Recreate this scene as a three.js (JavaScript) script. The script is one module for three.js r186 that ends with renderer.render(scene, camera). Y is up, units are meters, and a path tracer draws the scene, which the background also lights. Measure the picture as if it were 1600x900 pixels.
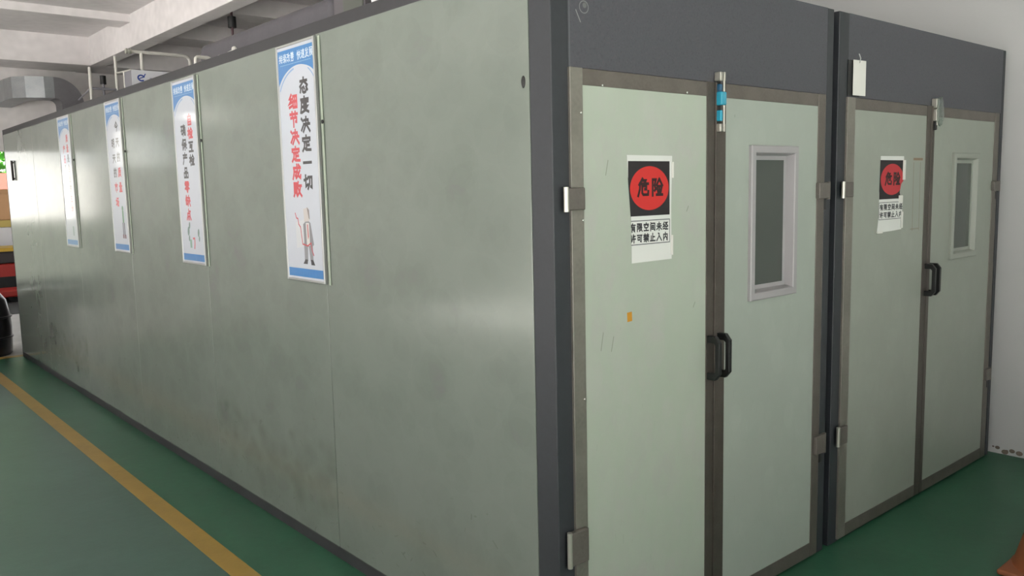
import * as THREE from 'three';
import { RoundedBoxGeometry } from 'three/addons/geometries/RoundedBoxGeometry.js';
import { mergeGeometries } from 'three/addons/utils/BufferGeometryUtils.js';
import { ImprovedNoise } from 'three/addons/math/ImprovedNoise.js';

// ---------------------------------------------------------------- camera, sky, sun, exposure
const scene = new THREE.Scene();
const renderer = new THREE.WebGLRenderer({ antialias: true });
renderer.toneMapping = THREE.LinearToneMapping;
renderer.toneMappingExposure = 1.34;
renderer.shadowMap.enabled = true;

const EYE = new THREE.Vector3(-1.7756, 1.6749, 1.8594);
const camera = new THREE.PerspectiveCamera(2 * THREE.MathUtils.radToDeg(Math.atan(450 / 1304.3)), 1600 / 900, 0.05, 300);
{
  const yaw = 0.710845, pitch = -0.118412, roll = -0.022789;
  const f = new THREE.Vector3(Math.cos(pitch) * Math.sin(yaw), Math.sin(pitch), -Math.cos(pitch) * Math.cos(yaw));
  const r = new THREE.Vector3(Math.cos(yaw), 0, Math.sin(yaw));
  const u = new THREE.Vector3().crossVectors(r, f);
  const c = Math.cos(roll), s = Math.sin(roll);
  const right = r.clone().multiplyScalar(c).addScaledVector(u, s);
  const up = u.clone().multiplyScalar(c).addScaledVector(r, -s);
  camera.position.copy(EYE);
  camera.quaternion.setFromRotationMatrix(new THREE.Matrix4().makeBasis(right, up, f.clone().negate()));
}
scene.add(camera);

{ // bright hazy sky
  const W = 64, H = 32, d = new Float32Array(W * H * 4);
  for (let j = 0; j < H; j++) for (let i = 0; i < W; i++) {
    const el = ((j + 0.5) / H - 0.5) * Math.PI, k = Math.max(0, Math.sin(el));
    const o = (j * W + i) * 4;
    d[o] = 1.05 - 0.35 * k; d[o + 1] = 1.08 - 0.28 * k; d[o + 2] = 1.1 - 0.15 * k; d[o + 3] = 1;
  }
  const t = new THREE.DataTexture(d, W, H, THREE.RGBAFormat, THREE.FloatType);
  t.mapping = THREE.EquirectangularReflectionMapping; t.magFilter = t.minFilter = THREE.LinearFilter; t.needsUpdate = true;
  scene.background = t;
  scene.backgroundIntensity = 0.8;
}
const sun = new THREE.DirectionalLight(0xfffaf6, 46);
sun.position.set(-13, 17, 11); sun.target.position.set(-1, 0, -2);
sun.castShadow = true; sun.shadow.mapSize.set(2048, 2048);
Object.assign(sun.shadow.camera, { left: -22, right: 22, top: 22, bottom: -22, near: 1, far: 60 });
scene.add(sun, sun.target);

// ---------------------------------------------------------------- helpers
let seed = 7;
const rnd = () => { seed = (seed * 1664525 + 1013904223) >>> 0; return seed / 4294967296; };
const noiseGen = new ImprovedNoise();
const taken = {};
const numbered = (n) => { const k = taken[n] ?? 0; taken[n] = k + 1; return k ? `${n}_${String(k).padStart(3, '0')}` : n; };
function mesh(name, geo, mat, parent) {
  const m = new THREE.Mesh(geo, mat); m.castShadow = m.receiveShadow = true;
  m.name = numbered(name); (parent ?? scene).add(m); return m;
}
function thing(name, label, category, x, y, z, group) {
  const g = new THREE.Group(); g.name = numbered(name); g.position.set(x, y, z);
  g.userData = { label, category }; if (group) g.userData.group = group;
  scene.add(g); return g;
}
function tag(o, label, category, group) { Object.assign(o.userData, { label, category }); if (group) o.userData.group = group; return o; }
function struct(o) { o.userData.kind = 'structure'; return o; }
// planar uv in metres by the face's main direction
function uvMetres(g) {
  const p = g.attributes.position, n = g.attributes.normal, uv = new Float32Array(p.count * 2);
  for (let i = 0; i < p.count; i++) {
    const ax = Math.abs(n.getX(i)), ay = Math.abs(n.getY(i)), az = Math.abs(n.getZ(i));
    const [a, b] = ax >= ay && ax >= az ? [p.getZ(i), p.getY(i)] : ay >= az ? [p.getX(i), p.getZ(i)] : [p.getX(i), p.getY(i)];
    uv[2 * i] = a; uv[2 * i + 1] = b;
  }
  g.setAttribute('uv', new THREE.BufferAttribute(uv, 2)); return g;
}
// uv 0..1 over a rectangle; ax = 'x' or 'z' runs along u
function uvRect(g, ax, a0, a1, y0, y1) {
  const p = g.attributes.position, uv = new Float32Array(p.count * 2);
  for (let i = 0; i < p.count; i++) {
    uv[2 * i] = ((ax === 'x' ? p.getX(i) : p.getZ(i)) - a0) / (a1 - a0); uv[2 * i + 1] = (p.getY(i) - y0) / (y1 - y0);
  }
  g.setAttribute('uv', new THREE.BufferAttribute(uv, 2)); return g;
}
function box(x0, x1, y0, y1, z0, z1, r = 0) {
  const w = x1 - x0, h = y1 - y0, d = z1 - z0;
  const g = r ? new RoundedBoxGeometry(w, h, d, 2, Math.min(r, w / 2.01, h / 2.01, d / 2.01)) : new THREE.BoxGeometry(w, h, d);
  g.translate((x0 + x1) / 2, (y0 + y1) / 2, (z0 + z1) / 2);
  return uvMetres(g);
}
const merge = (list) => mergeGeometries(list.map((g) => { const q = g.index ? g.toNonIndexed() : g; for (const k of Object.keys(q.attributes)) if (!['position', 'normal', 'uv'].includes(k)) q.deleteAttribute(k); return q; }));
function rod(a, b, r, seg = 12) {
  const A = new THREE.Vector3(...a), B = new THREE.Vector3(...b), d = B.clone().sub(A);
  const g = new THREE.CylinderGeometry(r, r, d.length(), seg);
  g.applyQuaternion(new THREE.Quaternion().setFromUnitVectors(new THREE.Vector3(0, 1, 0), d.clone().normalize()));
  g.translate(...A.add(B).multiplyScalar(0.5).toArray()); return g;
}
function tube(pts, r, seg = 40) {
  return new THREE.TubeGeometry(new THREE.CatmullRomCurve3(pts.map((q) => new THREE.Vector3(...q)), false, 'catmullrom', 0.1), seg, r, 10);
}
// a point measured on the front plane z = 0 (or side plane x = 0), carried along to the plane it really lies on
const fX = (X, z) => X - ((X - EYE.x) * z) / EYE.z, fY = (Y, z) => Y - ((Y - EYE.y) * z) / EYE.z;
const sT = (x) => 1 - x / EYE.x;
const sZ = (Z, x) => EYE.z + (Z - EYE.z) * sT(x), sY = (Y, x) => EYE.y + (Y - EYE.y) * sT(x);

// ---------------------------------------------------------------- textures
function canvasTex(w, h, draw, srgb = true) {
  const c = document.createElement('canvas'); c.width = w; c.height = h;
  draw(c.getContext('2d'), w, h);
  const t = new THREE.CanvasTexture(c); if (srgb) t.colorSpace = THREE.SRGBColorSpace;
  t.anisotropy = 8; return t;
}
// tiling mottled tone: returns values around 1
function noiseTex(size, amps, { tint = [1, 1, 1], srgb = true, stretch = 1, off = 0 } = {}) {
  const d = new Uint8Array(size * size * 4);
  for (let j = 0; j < size; j++) for (let i = 0; i < size; i++) {
    let v = 0;
    for (const [f, a] of amps) {
      const u = i / size, w = j / size, X = u * f, Y = (w * f) / stretch, Fy = Math.max(1, Math.round(f / stretch));
      const n = (x, y) => noiseGen.noise(x + 13.7, y + 5.1 + off, f * 3.3);
      const Yy = w * Fy, b = w;
      const n0 = n(X, Yy) * (1 - u) + n(X - f, Yy) * u, n1 = n(X, Yy - Fy) * (1 - u) + n(X - f, Yy - Fy) * u;
      v += a * (n0 * (1 - b) + n1 * b) * 1.4;
    }
    const o = (j * size + i) * 4;
    for (let c = 0; c < 3; c++) d[o + c] = Math.max(0, Math.min(255, 255 * tint[c] * (0.86 + v)));
    d[o + 3] = 255;
  }
  const t = new THREE.DataTexture(d, size, size); t.wrapS = t.wrapT = THREE.RepeatWrapping;
  t.magFilter = THREE.LinearFilter; t.minFilter = THREE.LinearMipmapLinearFilter; t.generateMipmaps = true;
  if (srgb) t.colorSpace = THREE.SRGBColorSpace; t.needsUpdate = true; return t;
}
const rep = (t, m) => { const c = t.clone(); c.repeat.set(1 / m, 1 / m); c.needsUpdate = true; return c; };
const mottle = noiseTex(256, [[3, 0.06], [9, 0.04], [40, 0.03]]);
const fine = noiseTex(256, [[5, 0.03], [30, 0.03], [80, 0.03]], { off: 3 });
const bumpy = noiseTex(256, [[4, 0.2], [14, 0.12], [60, 0.1]], { srgb: false, off: 9 });
const streak = noiseTex(256, [[6, 0.1], [22, 0.08]], { srgb: false, stretch: 20, off: 4 });

// ---------------------------------------------------------------- materials
const tone = (c) => new THREE.Color(c).multiplyScalar(0.76); // darkens all colours but the whites, so the ceiling looks brighter lit
const std = (color, o = {}) => new THREE.MeshStandardMaterial({ color: tone(color), roughness: 0.6, ...o });
const phys = (color, o = {}) => new THREE.MeshPhysicalMaterial({ color: tone(color), roughness: 0.5, ...o });
const white = (color, o = {}) => new THREE.MeshStandardMaterial({ color, roughness: 0.9, ...o });
const M = {
  whitewash: white('#f4efee', { map: rep(mottle, 2.9) }),
  plaster: std('#d6d6d6', { roughness: 0.9, bumpMap: rep(bumpy, 1.1), bumpScale: 0.002 }),
  ceiling: white('#fdf8f8', { roughness: 0.92, map: rep(mottle, 3.1) }),
  floor: phys('#3d7a5c', { roughness: 0.42, map: rep(mottle, 1.7), bumpMap: rep(bumpy, 0.6), bumpScale: 0.0012 }),
  sheen_walkway: phys('#5a7d70', { roughness: 0.4, map: rep(mottle, 1.9), bumpMap: rep(bumpy, 0.6), bumpScale: 0.0012 }),  // floor green greyed and lightened, aisle sheen and wear put into the colour
  line: phys('#cba650', { roughness: 0.5, map: rep(mottle, 0.7) }),
  darkSteel: phys('#3d4147', { roughness: 0.5, map: rep(fine, 0.8) }),
  railSteel: phys('#424246', { roughness: 0.55, map: rep(mottle, 0.9) }),
  trim: phys('#b3aea4', { roughness: 0.4, metalness: 0.6, map: rep(mottle, 0.5), bumpMap: rep(streak, 0.5), bumpScale: 0.0003 }),
  trimDark: phys('#958d85', { roughness: 0.45, metalness: 0.6, map: rep(mottle, 0.4) }),
  hinge: phys('#8a837c', { roughness: 0.45, metalness: 0.3, map: rep(mottle, 0.08) }),
  chrome: phys('#cfcdc2', { roughness: 0.3, metalness: 0.7 }),
  screw: phys('#f2f1ea', { roughness: 0.2, metalness: 0.8 }),
  black: phys('#0d0f10', { roughness: 0.45 }),
  cyan: phys('#1ea3c4', { roughness: 0.18, clearcoat: 1, clearcoatRoughness: 0.1 }),
  cyanDark: phys('#0b5a80', { roughness: 0.25, clearcoat: 1 }),
  film: phys('#eef6f2', { roughness: 0.08, transmission: 0.9, thickness: 0, ior: 1.45 }),
  glass: phys('#6b746d', { roughness: 0.2, transmission: 0.5, thickness: 0 }),
  alu: phys('#c9cbc9', { roughness: 0.35, metalness: 0.7 }),
  winFrame: phys('#aeabad', { roughness: 0.4 }),
  galv: phys('#b9bdc0', { roughness: 0.38, metalness: 0.8, map: rep(mottle, 0.5) }),
  roofDuct: phys('#737077', { roughness: 0.6, map: rep(mottle, 0.6) }),
  trimSeam: phys('#736b64', { roughness: 0.45, metalness: 0.5, map: rep(mottle, 0.4) }),
  ductGrey: phys('#8d8b90', { roughness: 0.6, metalness: 0.3, map: rep(mottle, 0.6) }),
  pipe: phys('#e4e2da', { roughness: 0.4 }),
  whitePaint: phys('#eceef2', { roughness: 0.45 }),
  greyPaint: phys('#8b8a92', { roughness: 0.5 }),
  inner: std('#9da19a', { roughness: 0.8 }),
  paper: std('#efeee8', { roughness: 0.85 }),
  concrete: white('#d9dad6', { roughness: 0.9, map: rep(mottle, 3) }),
};
// coated sheet steel of the long wall: faint vertical rolling streaks, scuffs low down
const sidePanelTex = (k) => canvasTex(512, 1024, (c, w, h) => {
  c.fillStyle = '#868f86'; c.fillRect(0, 0, w, h);
  for (let i = 0; i < 900; i++) {
    const x = rnd() * w, y = rnd() * h, r = 20 + rnd() * 90, g = c.createRadialGradient(x, y, 0, x, y, r);
    const t = rnd() < 0.5 ? '255,255,250' : '124,126,118';
    g.addColorStop(0, `rgba(${t},0.007)`); g.addColorStop(1, `rgba(${t},0)`); c.fillStyle = g; c.fillRect(x - r, y - r, 2 * r, 2 * r);
  }
  for (let i = 0; i < 46; i++) { // scuffs gather near the floor
    const y = h * (1 - 0.28 * rnd() * rnd()) - 12, x = rnd() * w;
    c.strokeStyle = `rgba(84,98,80,${0.08 + 0.22 * rnd()})`; c.lineWidth = 0.8 + 2.2 * rnd();
    c.beginPath(); c.moveTo(x, y); c.lineTo(x + (rnd() - 0.5) * 26, y + (rnd() - 0.5) * 22); c.stroke();
  }
  if (k === 2 || k === 3) for (let i = 0; i < 60; i++) {
    const x = w * rnd(), y = h * (0.8 + 0.14 * rnd()), r = 8 + 26 * rnd(), g = c.createRadialGradient(x, y, 0, x, y, r);
    g.addColorStop(0, 'rgba(80,92,74,0.12)'); g.addColorStop(1, 'rgba(80,92,74,0)'); c.fillStyle = g; c.fillRect(x - r, y - r, 2 * r, 2 * r);
  }
});
const sideMats = [0, 2, 4].map((k) => phys('#ffffff', { roughness: 0.17, metalness: 0.04, map: sidePanelTex(k), bumpMap: streak, bumpScale: 0.0009 }));
const panelPlain = phys('#c4cabd', { roughness: 0.4, map: rep(mottle, 1.5) });

// ---------------------------------------------------------------- lettering drawn stroke by stroke (grid 0..99, y down)
const GLYPH = {
  '一': '0850-9250', '态': '1522-8522 5005-4825-1055 5022-9052 1868-1288 3565-3888-5095-7092-7878 5060-5672 7862-9080',
  '度': '5002-5012 1216-9216 1816-1660-0695 2832-9032 4224-4250 7024-7050 4250-7050 2662-8062-5585-2096 3564-5582-9296',
  '决': '0815-2228 0585-2460 3825-8025-8050 3050-9550 5808-5650-2595 5850-9595',
  '定': '5003-5014 1030-1018-9018-9030 2540-7640 5040-5088 5062-8062 3055-2575-0895 2575-4590-9592',
  '切': '0540-4530 2212-2280-4568 5022-9022-8788-7582 6822-6560-4595',
  '细': '3008-1032-3236-0862-4055 0588-4278 5018-9218-9290-5090-5018 7118-7190 5052-9252',
  '节': '0818-9218 3205-3230 6805-6830 1542-8242-8070-7068 4542-4598',
  '成': '1525-9525 2025-1860-0595 2050-4550-4280-3276 5505-6055-7280-9292-9575 8545-6078-4292 7506-8818',
  '败': '1212-4212-4270 1212-1270 2722-2660-0695 3072-4490 6005-4840 5528-9528 8530-7565-4595 5538-7070-9595',
  '自': '5004-3820 2022-8022-8095 2022-2095-8095 2046-8046 2070-8070',
  '检': '0528-4528 2505-2595 2535-0565 2535-4258 7005-4835 7005-9535 5542-8542 5055-5875 6852-7272 9052-8078 4590-9590',
  '互': '1010-9010 3810-2855-7055 7040-5590 3535-7535-6590 0892-9292',
  '确': '0515-4515 2515-0555 1550-1582-4082-4050-1550 6005-4830 5515-8015-7030 5030-5060-4295 5030-9030-9092-8088 5050-9050 5070-9070 7030-7090',
  '保': '2805-0550 2030-2095 4010-8510-8540-4040-4010 3055-9555 6340-6398 6055-3085 6655-9685',
  '产': '5002-5014 1218-8818 3224-3836 6822-6036 1542-9042 2242-2070-0696',
  '品': '3008-7008-7040-3040-3008 1052-4252-4292-1092-1052 5852-9052-9092-5892-5852',
  '零': '1808-8208 1030-1020-9020-9034 5008-5040 2228-3832 2238-3842 6228-7832 6238-7842 5042-0868 5042-9568 4058-6058 2872-7272-5898 4280-5296',
  '缺': '2205-0835 1522-4522 0545-4845 2622-2680 1055-1082-4482 4455-4482 5525-8825-8852 5052-9552 7005-6852-4895 7052-9595',
  '点': '5003-5040 5020-8520 2540-7540-7565-2565-2540 1678-0895 3578-3895 5878-6395 8076-9295',
  '危': '4203-1535 4212-7012-6030 2030-9030 2230-2060-0695 4042-7542-7560-6460 4042-4080-5090-9090-9272',
  '险': '1008-1095 1008-3808-2640-3860-2868 6805-4538 6805-9540 5545-8245 5055-5878 6852-7275 9050-8080 4592-9592',
  '有': '0820-9220 4504-0560 3540-3598 3540-8040-8095-7090 3558-8058 3575-8075',
  '限': '1008-1095 1008-3808-2640-3860-2868 5010-8510-8545-5045 5010-5092-7080 5028-8528 9055-7268 6248-9595',
  '空': '5003-5013 1030-1018-9018-9030 4025-1848 6025-8545 2558-7558 5058-5092 1092-9092',
  '间': '1505-2515 1225-1298 3512-9012-9095-8092 3238-6838-6880-3280-3238 3258-6858',
  '未': '2025-8025 0848-9248 5004-5098 4850-0690 5250-9590',
  '经': '2808-1032-3036-0862-4055 0588-4278 5012-8512-4550 6025-9552 5060-9260 7060-7092 4592-9592',
  '许': '1508-2518 0535-2535-2585-3872 6005-4838 5522-9022 4255-9555 6822-6898',
  '可': '0815-9215 7815-7892-6588 2038-5538-5570-2070-2038',
  '禁': '0518-4818 2704-2748 2720-0642 2820-4640 5518-9518 7504-7548 7420-5442 7620-9642 2056-8056 0868-9268 5068-5096-4292 3076-1592 7076-8892',
  '止': '5005-5092 5045-8545 2235-2292 0592-9592', '入': '3508-5012-5040-0695 5035-9595',
  '内': '1525-1598 1525-8525-8595-7590 5005-4850-2575 5048-7572',
  '今': '5003-0545 5003-9545 4035-5848 2555-7555-5595', '天': '1518-8518 0845-9245 5018-4850-0895 5045-9595',
  '的': '2804-2018 1222-4222-4290-1290-1222 1254-4254 6504-5035 6022-9222-8892-7588 6045-7062',
  '质': '8008-2014-2060-0595 2032-9032 5515-5350 3248-8548-8580 3248-3280 5858-5575-2895 6878-9095',
  '量': '3005-7005-7028-3028-3005 3016-7016 0838-9238 2546-7546-7566-2566-2546 2556-7556 5046-5092 2078-8078 0894-9294',
  '明': '1015-4015-4075-1075-1015 1045-4045 5808-8808-8892-7890 5808-5560-4595 5830-8830 5855-8855',
  '市': '5003-5015 0822-9222 2038-2080 2038-8038-8078-7078 5022-5098',
  '场': '0535-4235 2410-2475 0580-4268 5012-8512-4850 4545-9545-8890-7588 6248-4485 7848-5892',
  '是': '2505-7505-7538-2538-2505 2522-7522 0850-9250 5050-5088 5068-8068 3060-2575-0895 2575-4590-9592',
  '企': '5003-0545 5003-9545 5040-5090 5062-7862 2858-2890 0892-9292',
  '业': '3805-3890 6205-6290 1235-2265 8835-7665 0592-9592', '生': '2508-1045 2028-8828 5005-5092 1858-8258 0592-9592',
  '命': '5002-0538 5002-9538 3038-7038 1550-1585-4285-4250-1550 5550-5598 5550-8850-8880-7878',
  '持': '0528-4028 2205-2290-1488 0560-4052 4820-9020 6905-6940 4040-9540 4260-9560 8040-8092-7088 5070-5882',
  '续': '2808-1032-3036-0862-4055 0588-4278 5015-9015 6905-6932 4832-9232-8845 5545-6555 5058-6062 4570-9570 7240-6872-4595 7275-9295',
  '改': '0815-4015-4045 0845-4045 0845-0885-4075 6005-4840 5528-9528 8530-7565-4595 5538-7070-9595',
  '善': '3002-3612 7002-6412 1514-8514 2024-8024 0836-9236 5014-5052 3040-3450 7040-6650 0854-9254 2566-7566-7595-2595-2566',
  '快': '2205-2298 1028-0650 3024-4044 4825-8825-8852 4052-9552 6805-6552-4095 6855-9595',
  '速': '0812-2024 0540-2440-2275-0590 2275-4592-9595 3815-9515 4528-8828-8850-4550-4528 6804-6882 6650-4275 7050-9275',
  '发': '2510-2030-9030 4504-3555-0695 3550-8050-5580-2096 4258-6085-9596 7208-8420',
  '展': '1508-8808-8828-1828 1808-1660-0595 4032-4058 6832-6858 2844-8844 2260-9560 4060-4092-6082 8568-6878 6062-9595',
};
function glyph(c, ch, x, y, w, h, lw, color) {
  const g = GLYPH[ch]; if (!g) return;
  c.strokeStyle = color; c.lineWidth = lw; c.lineCap = 'square'; c.lineJoin = 'miter';
  for (const s of g.split(' ')) {
    c.beginPath();
    s.split('-').forEach((q, i) => { const px = x + (w * +q.slice(0, 2)) / 100, py = y + (h * +q.slice(2)) / 100; if (i) c.lineTo(px, py); else c.moveTo(px, py); });
    c.stroke();
  }
}
const column = (c, text, x, y, w, h, step, lw, colors) => [...text].forEach((ch, i) => glyph(c, ch, x, y + i * step, w, h, lw, typeof colors === 'string' ? colors : colors[i]));
const rowText = (c, text, x, y, w, h, step, lw, color) => [...text].forEach((ch, i) => glyph(c, ch, x + i * step, y, w, h, lw, color));

// ---------------------------------------------------------------- the hall
const BACK = -9.1, FRONT = 6.5, LEFT = -6.5, RIGHT = 3.69, SLAB = 3.46;
{
  const ground = struct(mesh('ground', box(-60, 60, -0.2, -0.012, -70, 40), M.concrete));
  struct(mesh('yard_asphalt', box(-40, 40, -0.1, -0.006, -60, -12.3), std('#4b4e4c', { roughness: 0.95 })));
  struct(mesh('added_shade_canopy', box(-9, 4.2, 3.35, 3.5, -15.6, BACK - 0.26), M.ceiling));  // added out of view to keep the rear yard in shade
  const floor = struct(mesh('floor', box(LEFT - 0.3, RIGHT + 0.3, -0.15, 0, -8.4, FRONT + 0.3), M.floor));
  mesh('added_bounce_strip', box(LEFT, -3.1, 0, 0.0024, -8.3, FRONT), M.concrete, floor);  // added pale floor, unseen, bouncing sunlight up to the ceiling
  mesh('sheen_walkway', box(-3.1, -0.44, 0, 0.0012, -8.3, FRONT), M.sheen_walkway, floor);
  mesh('painted_line', box(-0.442, -0.342, 0, 0.002, -8.32, FRONT), M.line, floor);
  mesh('painted_line', box(LEFT, 0.12, 0, 0.0022, -8.42, -8.31), M.line, floor);
  struct(mesh('threshold_slab', box(LEFT - 0.3, RIGHT + 0.3, -0.15, -0.003, BACK - 0.3, -8.4), M.concrete));
  const ceiling = struct(mesh('ceiling', box(LEFT - 0.3, RIGHT + 0.3, SLAB, SLAB + 0.25, BACK - 0.3, FRONT + 0.3), M.ceiling));
  mesh('beam', box(0.95, 1.11, 3.15, SLAB + 0.05, BACK - 0.1, FRONT + 0.1, 0.006), M.ceiling, ceiling);           // long beam beside the chambers
  mesh('beam', box(LEFT, 3.7, 3.15, SLAB + 0.05, -9.05, -8.46, 0.006), M.ceiling, ceiling);                        // end beam
  for (const z of [-7.14, -5.4, -3.6, -1.8, 0, 1.8, 3.6, 5.4]) mesh('beam', box(LEFT, 0.96, 3.385, SLAB + 0.05, z - 0.17, z + 0.17, 0.006), M.ceiling, ceiling);
  for (const z of [-7.2, -5.75, -4.3, -2.8, -1.2]) mesh('beam', box(1.1, RIGHT + 0.05, 3.3, SLAB + 0.05, z - 0.12, z + 0.12, 0.006), M.ceiling, ceiling);
  struct(mesh('wall_right', box(RIGHT, RIGHT + 0.25, -0.1, SLAB + 0.1, BACK - 0.25, FRONT + 0.25), M.plaster));
  // back wall: a doorway on the aisle side and a row of small upper windows
  const wallWithHoles = (x0, x1, holes) => {
    const s = new THREE.Shape([[x0, -0.1], [x1, -0.1], [x1, SLAB + 0.1], [x0, SLAB + 0.1]].map((q) => new THREE.Vector2(...q)));
    for (const [a, b, c, d] of holes) s.holes.push(new THREE.Path([[a, c], [a, d], [b, d], [b, c]].map((q) => new THREE.Vector2(...q))));
    return new THREE.ExtrudeGeometry(s, { depth: 0.25, bevelEnabled: false });
  };
  const backHoles = [[-1.15, 0.55, -0.05, 2.23], [-2.1, -1.35, 2.05, 2.5], [-2.85, -2.2, 2.65, 3.0], [-4.0, -3.3, 2.5, 2.9], [-5.0, -4.5, 2.5, 2.9]];
  const wb = wallWithHoles(LEFT - 0.25, RIGHT + 0.25, backHoles); wb.translate(0, 0, BACK - 0.25); uvMetres(wb);
  struct(mesh('wall_back', wb, M.whitewash));
  // left wall: wide windows along the aisle
  const wl = [];
  for (let k = 0; k < 4; k++) { const a = -6.4 + k * 3.05; wl.push([a, a + 2.6, 0.25, 2.8]); }
  const gl = wallWithHoles(BACK, FRONT, wl); gl.rotateY(-Math.PI / 2); gl.translate(LEFT, 0, 0); uvMetres(gl);
  struct(mesh('wall_left', gl, M.whitewash));
  // front wall behind the camera: open loading doorway
  const gf = wallWithHoles(LEFT - 0.25, RIGHT + 0.25, [[-6.0, 1.8, -0.05, 2.7]]); gf.translate(0, 0, FRONT); uvMetres(gf);
  struct(mesh('wall_front', gf, M.plaster));
  // chipped plaster at the foot of the right wall
  const chips = [];
  for (let i = 0; i < 30; i++) { const r = 0.006 + 0.016 * rnd(), g = new THREE.SphereGeometry(1, 7, 5); g.scale(0.004, r * 0.7, r); g.translate(RIGHT, 0.01 + 0.05 * rnd() * rnd(), -0.05 + 1.1 * rnd()); chips.push(g); }
  const ch = mesh('chipped_plaster', merge(chips), std('#85786c', { roughness: 0.95 })); struct(ch);
}

// ---------------------------------------------------------------- the two insulated chambers
const H = 2.4;
function plate(x0, x1, y0, y1, z0, z1, hole) {
  const s = new THREE.Shape([[x0, y0], [x1, y0], [x1, y1], [x0, y1]].map((q) => new THREE.Vector2(...q)));
  if (hole) { const [a, b, c, d] = hole; s.holes.push(new THREE.Path([[a, c], [a, d], [b, d], [b, c]].map((q) => new THREE.Vector2(...q)))); }
  const g = new THREE.ExtrudeGeometry(s, { depth: z1 - z0, bevelEnabled: false }); g.translate(0, 0, z0); return g;
}
// rectangular ring swept through (inset, z) steps
function bezel(x0, x1, y0, y1, steps) {
  const pos = [], corner = (k) => { const [i, z] = k; return [[x0 + i, y0 + i, z], [x1 - i, y0 + i, z], [x1 - i, y1 - i, z], [x0 + i, y1 - i, z]]; };
  for (let k = 0; k + 1 < steps.length; k++) {
    const a = corner(steps[k]), b = corner(steps[k + 1]);
    for (let e = 0; e < 4; e++) { const f = (e + 1) % 4; pos.push(...a[e], ...a[f], ...b[f], ...a[e], ...b[f], ...b[e]); }
  }
  const g = new THREE.BufferGeometry(); g.setAttribute('position', new THREE.Float32BufferAttribute(pos, 3)); g.computeVertexNormals();
  return uvMetres(g);
}
function pullHandle(x, y0, y1, z) { // black D pull with chamfered corners
  const h = y1 - y0, s = new THREE.Shape([[0, 0], [0.034, 0], [0.052, 0.022], [0.052, h - 0.022], [0.034, h], [0, h], [0, h - 0.022], [0.03, h - 0.022], [0.038, h - 0.03], [0.038, 0.03], [0.03, 0.022], [0, 0.022]].map((q) => new THREE.Vector2(...q)));
  const g = new THREE.ExtrudeGeometry(s, { depth: 0.014, bevelEnabled: true, bevelSize: 0.002, bevelThickness: 0.002, bevelSegments: 2 });
  g.rotateY(-Math.PI / 2); g.translate(x + 0.009, y0, z); return g;
}
function doorTex(w, h, x0, y1, m, marks) { // one sheet-steel leaf, marks given in metres
  return canvasTex(512, 1024, (c, W, Hh) => {
    c.fillStyle = marks.base; c.fillRect(0, 0, W, Hh);
    for (let i = 0; i < 500; i++) {
      const x = rnd() * W, y = rnd() * Hh, r = 14 + rnd() * 80, g = c.createRadialGradient(x, y, 0, x, y, r), t = rnd() < 0.5 ? '250,255,245' : '140,146,132';
      g.addColorStop(0, `rgba(${t},0.015)`); g.addColorStop(1, `rgba(${t},0)`); c.fillStyle = g; c.fillRect(x - r, y - r, 2 * r, 2 * r);
    }
    const px = (X) => ((X - x0) / w) * W, py = (Y) => ((y1 - Y) / h) * Hh;
    for (let i = 0; i < 30; i++) {
      const x = rnd() * W, y = Hh * (1 - rnd() * rnd() * 0.7);
      c.strokeStyle = `rgba(110,120,100,${0.08 + 0.16 * rnd()})`; c.lineWidth = 0.7 + rnd(); c.beginPath(); c.moveTo(x, y); c.lineTo(x + (rnd() - 0.5) * 9, y + 4 + 14 * rnd()); c.stroke();
    }
    marks.draw?.(c, px, py);
  });
}
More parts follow.
